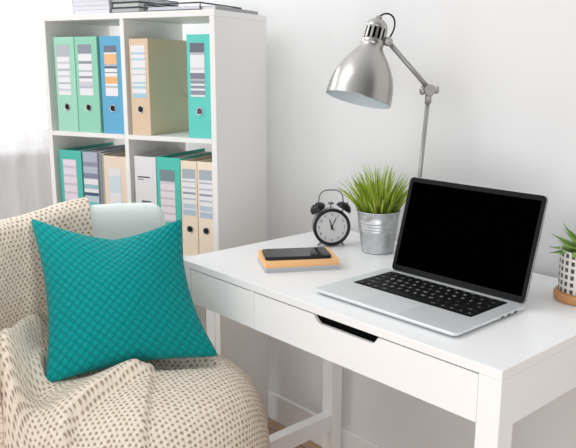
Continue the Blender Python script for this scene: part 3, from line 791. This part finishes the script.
# shell back: phi measured from local +x; 90 deg is straight away from the camera
RI, RO = 0.325, 0.365
PH0, PH1 = rad(86), rad(226)
def shell_top(phi):
    e = min(phi-PH0, PH1-phi)*0.345
    rr = 0.035
    base = 0.893 - 0.022*smooth(rad(116), rad(162), phi)
    if e < rr: base -= rr - math.sqrt(max(0, rr*rr - (rr-e)**2))
    return base
P = []
nphi = 90
for i in range(nphi+1):
    # ease sampling near the ends
    f_ = i/nphi; f_ = 0.5 - 0.5*cos(PI*f_)
    phi = PH0 + (PH1-PH0)*f_
    zt = shell_top(phi) - FZ; zb = 0.22
    c_, s_ = cos(phi), sin(phi)
    sec = []
    for r, z in ((RI+0.004, zb), (RI, zb+0.1), (RI, zb+0.25), (RI, zt-0.05), (RI+0.001, zt-0.02), (RI+0.007, zt-0.006), (RI+0.020, zt), (RO-0.007, zt-0.006), (RO-0.001, zt-0.02), (RO, zt-0.05), (RO, zb+0.25), (RO-0.01, zb+0.1), (RO-0.03, zb)):
        sec.append((r*c_, r*s_, z))
    P.append(sec)
m = MB(); V = m.grid(P)
for i in range(nphi): m.face([V[i][0], V[i+1][0], V[i+1][-1], V[i][-1]], None, True)
m.face(V[0][::-1]); m.face(V[-1])
m.build('backrest', M['cream_fabric'], chair)
PROF = [(0.0, 0.578), (0.25, 0.577), (0.45, 0.573), (0.62, 0.565), (0.75, 0.551), (0.85, 0.528), (0.92, 0.497), (0.97, 0.450), (1.0, 0.385), (1.005, 0.31), (0.99, 0.23), (0.97, 0.16)]
AX, AY = 0.305, 0.275
def rim(th):
    n_ = 2.3
    return (abs(cos(th)/AX)**n_ + abs(sin(th)/AY)**n_) ** (-1/n_)
for x, y in ((-.16, .15), (.16, .13), (-.16, -.14), (.16, -.14)):
    MB().tube([(x*0.9, y*0.9, 0.24), (x, y, 0.0)], [0.02, 0.012], 16).build('leg', M['wood_leg'], chair)
MB().lathe([(0.0, 0.20), (0.215, 0.20), (0.232, 0.22), (0.235, 0.26), (0.0, 0.26)], 48, None, None).build('seat_base', M['cream_fabric'], chair)

# cushion corners
TL, TR, BR, BLc = Vector((-0.08409, -0.35684, 0.89694)), Vector((0.13397, -0.07534, 0.89134)), Vector((0.27878, -0.07839, 0.58434)), Vector((0.13657, -0.44007, 0.57341))
cen = (TL+TR+BR+BLc)/4
nrm = ((TR-BLc).cross(TL-BR)).normalized()
if nrm.dot(CAM-cen) < 0: nrm = -nrm
cE1 = (TR+BR-TL-BLc)/4; cE2 = (TL+TR-BLc-BR)/4
_inv = Matrix((cE1, cE2, nrm)).transposed().inverted()
def press(x, y, z):
    """the throw gives way under and behind the cushion"""
    p = CO + Rh*x + Fh*y + Vector((0, 0, z))
    for _ in range(90):
        q = _inv @ (p-cen); u, v, dn = q
        if abs(u) > 1.05 or abs(v) > 1.05: break
        pu = max(0, 1-(u/1.05)**2)*max(0, 1-(v/1.05)**2)
        t_ = 0.074*pu**0.48 + 0.020
        if abs(dn) >= t_: break
        if dn < -0.35*t_ and v > -0.6: p = p - nrm*(t_+dn+0.0005)
        else: p.z -= 0.003
    d_ = p-CO
    return (d_.dot(Rh), d_.dot(Fh), p.z)
P = []
for rho, z in PROF[::1]:
    row = []
    for k in range(64):
        R_ = rim(2*PI*k/64)*rho
        a_ = press(R_*cos(2*PI*k/64), R_*sin(2*PI*k/64), z+0.004)
        row.append((R_*0.94*cos(2*PI*k/64), R_*0.94*sin(2*PI*k/64), min(a_[2], z) - 0.032 - FZ))
    P.append(row)
m = MB(); m.grid(P, closed_u=True); m.build('seat', M['cream_fabric'], chair)
# folds: measured crest lines in chair plan (lateral, away), height, soft side width, steep side width
FOLDS = [   # crest lines in the chair's own plan (lateral, away), height, soft side width, steep side width
    ([(-0.2524, 0.127), (-0.2428, -0.0266), (-0.1975, -0.2606), (-0.1779, -0.4114)], 0.105, 0.055, 0.03),
    ([(-0.1256, 0.0886), (-0.182, 0.0038), (-0.2014, -0.149), (-0.1642, -0.3457), (-0.1362, -0.4576)], 0.055, 0.045, 0.026),
    ([(0.1106, 0.0907), (0.0486, -0.0252), (-0.016, -0.0999), (-0.0818, -0.1968), (-0.0874, -0.3453), (-0.0965, -0.4284)], 0.036, 0.058, 0.015),
    ([(0.0435, 0.0099), (0.0548, -0.0841), (0.0669, -0.2004), (0.0786, -0.3257)], 0.014, 0.055, 0.007),
]
def seg_dist(p, pl):
    best = None
    for (ax_, ay_), (bx_, by_) in zip(pl, pl[1:]):
        dx, dy = bx_-ax_, by_-ay_; L2 = dx*dx+dy*dy
        t_ = max(0, min(1, ((p[0]-ax_)*dx + (p[1]-ay_)*dy)/L2))
        qx, qy = ax_+t_*dx-p[0], ay_+t_*dy-p[1]; d_ = math.hypot(qx, qy)
        if best is None or d_ < best[0]:
            sg = dx*(p[1]-ay_) - dy*(p[0]-ax_)
            best = (d_, 1 if sg > 0 else -1)
    return best
# sample the profile finely by arc length
prof_pts = []
for i in range(len(PROF)-1):
    p0 = PROF[max(i-1, 0)]; p1 = PROF[i]; p2 = PROF[i+1]; p3 = PROF[min(i+2, len(PROF)-1)]
    for k_ in range(8):
        t_ = k_/8
        f3 = lambda a_, b_, c_, d_: 0.5*((2*b_) + (-a_+c_)*t_ + (2*a_-5*b_+4*c_-d_)*t_*t_ + (-a_+3*b_-3*c_+d_)*t_**3)
        prof_pts.append((f3(p0[0], p1[0], p2[0], p3[0]), f3(p0[1], p1[1], p2[1], p3[1])))
prof_pts.append(PROF[-1])
NT_ = 260
throw = MB(); P = []; UV = []
arc = 0; last = None
for rho, z in prof_pts:
    if last: arc += math.hypot((rho-last[0])*0.30, z-last[1])
    last = (rho, z); row = []; ur = []
    for k_ in range(NT_+1):
        th = 2*PI*k_/NT_; R_ = rim(th)
        x, y = R_*rho*cos(th), R_*rho*sin(th); zz = z + 0.004; out = 0.0
        for pl, hgt, ws_, wt_ in FOLDS:
            d_, sg = seg_dist((x, y), pl)
            wd_ = ws_ if sg < 0 else wt_
            bmp = hgt*math.exp(-(d_/wd_)**2)
            fall = smooth(0.30, 0.50, z)
            zz += bmp*fall; out += bmp*(1-fall)*0.8
        # the throw climbs where it meets the inside of the shell
        rr_ = math.hypot(x, y); ang = math.degrees(math.atan2(y, x)) % 360
        inshell = smooth(95, 120, ang)*(1-smooth(228, 250, ang))
        zz += inshell*0.06*smooth(0.20, 0.30, rr_)*smooth(0.42, 0.55, z)
        if inshell > 0 and rr_ > RI-0.012: 
            kk = (RI-0.012)/rr_; x *= 1-(1-kk)*min(1, inshell*3); y *= 1-(1-kk)*min(1, inshell*3)
        out *= 1-inshell
        if out: x += cos(th)*out; y += sin(th)*out
        row.append(press(x, y, zz)); ur.append((arc*cos(th), arc*sin(th)))
    P.append(row); UV.append(ur)
throw.grid(P, M['knit'], UV)
# drape over the backrest
P = []; UV = []
sec = [(RI-0.014, 0.50), (RI-0.016, 0.58), (RI-0.014, 0.66), (RI-0.013, 0.74), (RI-0.013, 0.82), (RI-0.012, 0.865), (RI-0.008, 0.888), (RI+0.004, 0.902), (RI+0.020, 0.907), (RO-0.004, 0.902), (RO+0.008, 0.888), (RO+0.012, 0.86), (RO+0.012, 0.78), (RO+0.013, 0.70)]
NP = 170
arcs = [0]
for a_, b_ in zip(sec, sec[1:]): arcs.append(arcs[-1] + math.hypot(b_[0]-a_[0], b_[1]-a_[1]))
def sec_at(s_):
    for i in range(len(sec)-1):
        if s_ <= arcs[i+1] + 1e-9:
            t_ = (s_-arcs[i])/(arcs[i+1]-arcs[i]); 
            return (sec[i][0]+(sec[i+1][0]-sec[i][0])*t_, sec[i][1]+(sec[i+1][1]-sec[i][1])*t_)
    return sec[-1]
NS = 90
for i in range(NS+1):
    s_ = arcs[-1]*i/NS; r, z = sec_at(s_); row = []; ur = []
    for j in range(NP+1):
        edge0 = rad(119) - rad(10)*smooth(0.90, 0.70, z) * (1 if r < RI+0.02 else 0) + 0.02*sin(z*40)
        phi = edge0 + (rad(228)-edge0)*j/NP
        wob = 0.006*sin(phi*9 + z*6) + 0.003*sin(phi*23 - z*14)
        wob = wob - 0.003
        rr_ = r - (abs(wob)+wob)*0.8 if r < RI+0.01 else r + (abs(wob)+wob)*0.5
        zz = z + (0.004*sin(phi*7) if z > 0.85 else 0) - 0.022*smooth(rad(116), rad(162), phi)*smooth(0.55, 0.85, z)
        row.append(press(rr_*cos(phi), rr_*sin(phi), zz)); ur.append((phi*0.33, s_*1.0))
    P.append(row); UV.append(ur)
throw.grid(P, M['knit'], UV)
o = throw.build('knitted_throw', None, norm=False, loc=(CO.x, CO.y, 0), rot=(0, 0, crz))
md = o.modifiers.new('thick', 'SOLIDIFY'); md.thickness = 0.007; md.offset = 0
tag(o, 'chunky cream openwork knitted throw covering the tub armchair', 'blanket')

# ------------------------------------------------------------------ teal cushion
cu = MB(); wv = []
NC = 190
def cpos(a_, b_, side):
    u = a_*2-1; v = b_*2-1
    # pinch the edges inward between the corners
    pu = u*(1 - (0.165 if u > 0 else 0.125)*(1-v*v)); pv = v*(1 - (0.21 if v > 0 else 0.11)*(1-u*u))
    A = (pu+1)/2; B = (pv+1)/2
    p = BLc*(1-A)*(1-B) + BR*A*(1-B) + TR*A*B + TL*(1-A)*B
    cr = (u*u*v*v)**5
    p = p + (cen - p)*0.035*cr
    t_ = 0.072*((1-u*u)*(1-v*v))**0.48 + 0.007*(u*u*v*v)**2*(1-(u*u*v*v)**8) 
    t_ *= 1 + 0.10*sin(3.1*u+1.0)*cos(2.3*v)
    p = p + nrm*t_*side
    # slump: top edge sags
    p.z -= 0.020*(1-abs(u-0.05))**1.3*smooth(0.0, 1, v) if abs(u-0.05) < 1 else 0
    return p
nc = 27
vals = []
for side in (1, -1):
    P = []; vv = []
    for i in range(NC+1):
        row = []; vr = []
        for j in range(NC+1):
            a_, b_ = j/NC, i/NC
            p = cpos(a_, b_, side)
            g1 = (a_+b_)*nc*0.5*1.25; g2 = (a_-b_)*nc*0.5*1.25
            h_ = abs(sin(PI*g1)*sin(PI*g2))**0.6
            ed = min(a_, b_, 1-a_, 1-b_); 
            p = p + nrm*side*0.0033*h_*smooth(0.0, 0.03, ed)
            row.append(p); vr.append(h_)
        P.append(row); vv.append(vr)
    cu.grid(P, flip=(side < 0)); vals += [x for r in vv for x in r]
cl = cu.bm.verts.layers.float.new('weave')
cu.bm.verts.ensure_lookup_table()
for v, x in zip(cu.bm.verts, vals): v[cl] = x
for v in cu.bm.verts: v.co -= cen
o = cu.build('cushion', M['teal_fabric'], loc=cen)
tag(o, 'square teal waffle-weave cushion leaning on the armchair', 'cushion')

# ------------------------------------------------------------------ light
wd = bpy.data.worlds.new('world'); scene.world = wd; wd.use_nodes = True
nt = wd.node_tree; bg = nt.nodes['Background']
tc = nt.nodes.new('ShaderNodeTexCoord'); sx_ = nt.nodes.new('ShaderNodeSeparateXYZ'); nt.links.new(tc.outputs['Generated'], sx_.inputs[0])
mr = nt.nodes.new('ShaderNodeMapRange'); mr.inputs['From Min'].default_value = -1; mr.inputs['From Max'].default_value = 1
mr.inputs['To Min'].default_value = 1.72; mr.inputs['To Max'].default_value = 0.12
nt.links.new(sx_.outputs['X'], mr.inputs['Value']); nt.links.new(mr.outputs[0], bg.inputs['Strength'])
bg.inputs['Color'].default_value = (0.985, 1.0, 1.02, 1)
def area(name, loc, target, size, power, color=(1, 1, 1)):
    l = bpy.data.lights.new(name, 'AREA'); l.size = size; l.energy = power; l.color = color
    o = bpy.data.objects.new(name, l); COL.objects.link(o); o.location = loc
    o.rotation_euler = (Vector(target)-Vector(loc)).to_track_quat('-Z', 'Y').to_euler()
    return o
area('key_light', (-0.5, -2.3, 1.6), (-0.5, 0.3, 0.8), 1.6, 1)
area('rear_fill', (1.35, -2.05, 1.0), (-0.2, 0.1, 0.55), 1.4, 5)  # added fill from behind the camera, not a lamp of the room
area('side_fill', (2.05, -1.55, 0.75), (-0.3, 0.3, 0.45), 1.0, 14)  # added low fill from the camera side, reaching under the desk
area('overhead_fill', (-0.35, -0.75, 2.35), (0.2, 0.0, 0.6), 1.0, 7)  # added overhead fill, not a real ceiling lamp
area('corner_fill', (-0.75, -1.5, 1.25), (-1.25, 0.3, 0.6), 0.9, 3.5)  # added fill that brightens the window wall and bookcase front
area('window_daylight', (-2.6, -0.3, 1.9), (0.0, 0.1, 0.9), 1.8, 75)
sl = bpy.data.lights.new('chair_fill_spot', 'SPOT'); sl.energy = 75; sl.spot_size = rad(24); sl.spot_blend = 0.7; sl.shadow_soft_size = 0.25  # added spot that brightens the throw on the backrest, no real fixture
so = bpy.data.objects.new('chair_fill_spot', sl); COL.objects.link(so); so.location = (1.75, -0.75, 1.75)
so.rotation_euler = (Vector((-0.30, -0.52, 0.72)) - so.location).to_track_quat('-Z', 'Y').to_euler()
scene.view_settings.view_transform = 'Standard'
scene.view_settings.look = 'None'
scene.view_settings.exposure = 0.0
scene.cycles.use_denoising = True
scene.cycles.max_bounces = 8
scene.cycles.transparent_max_bounces = 12
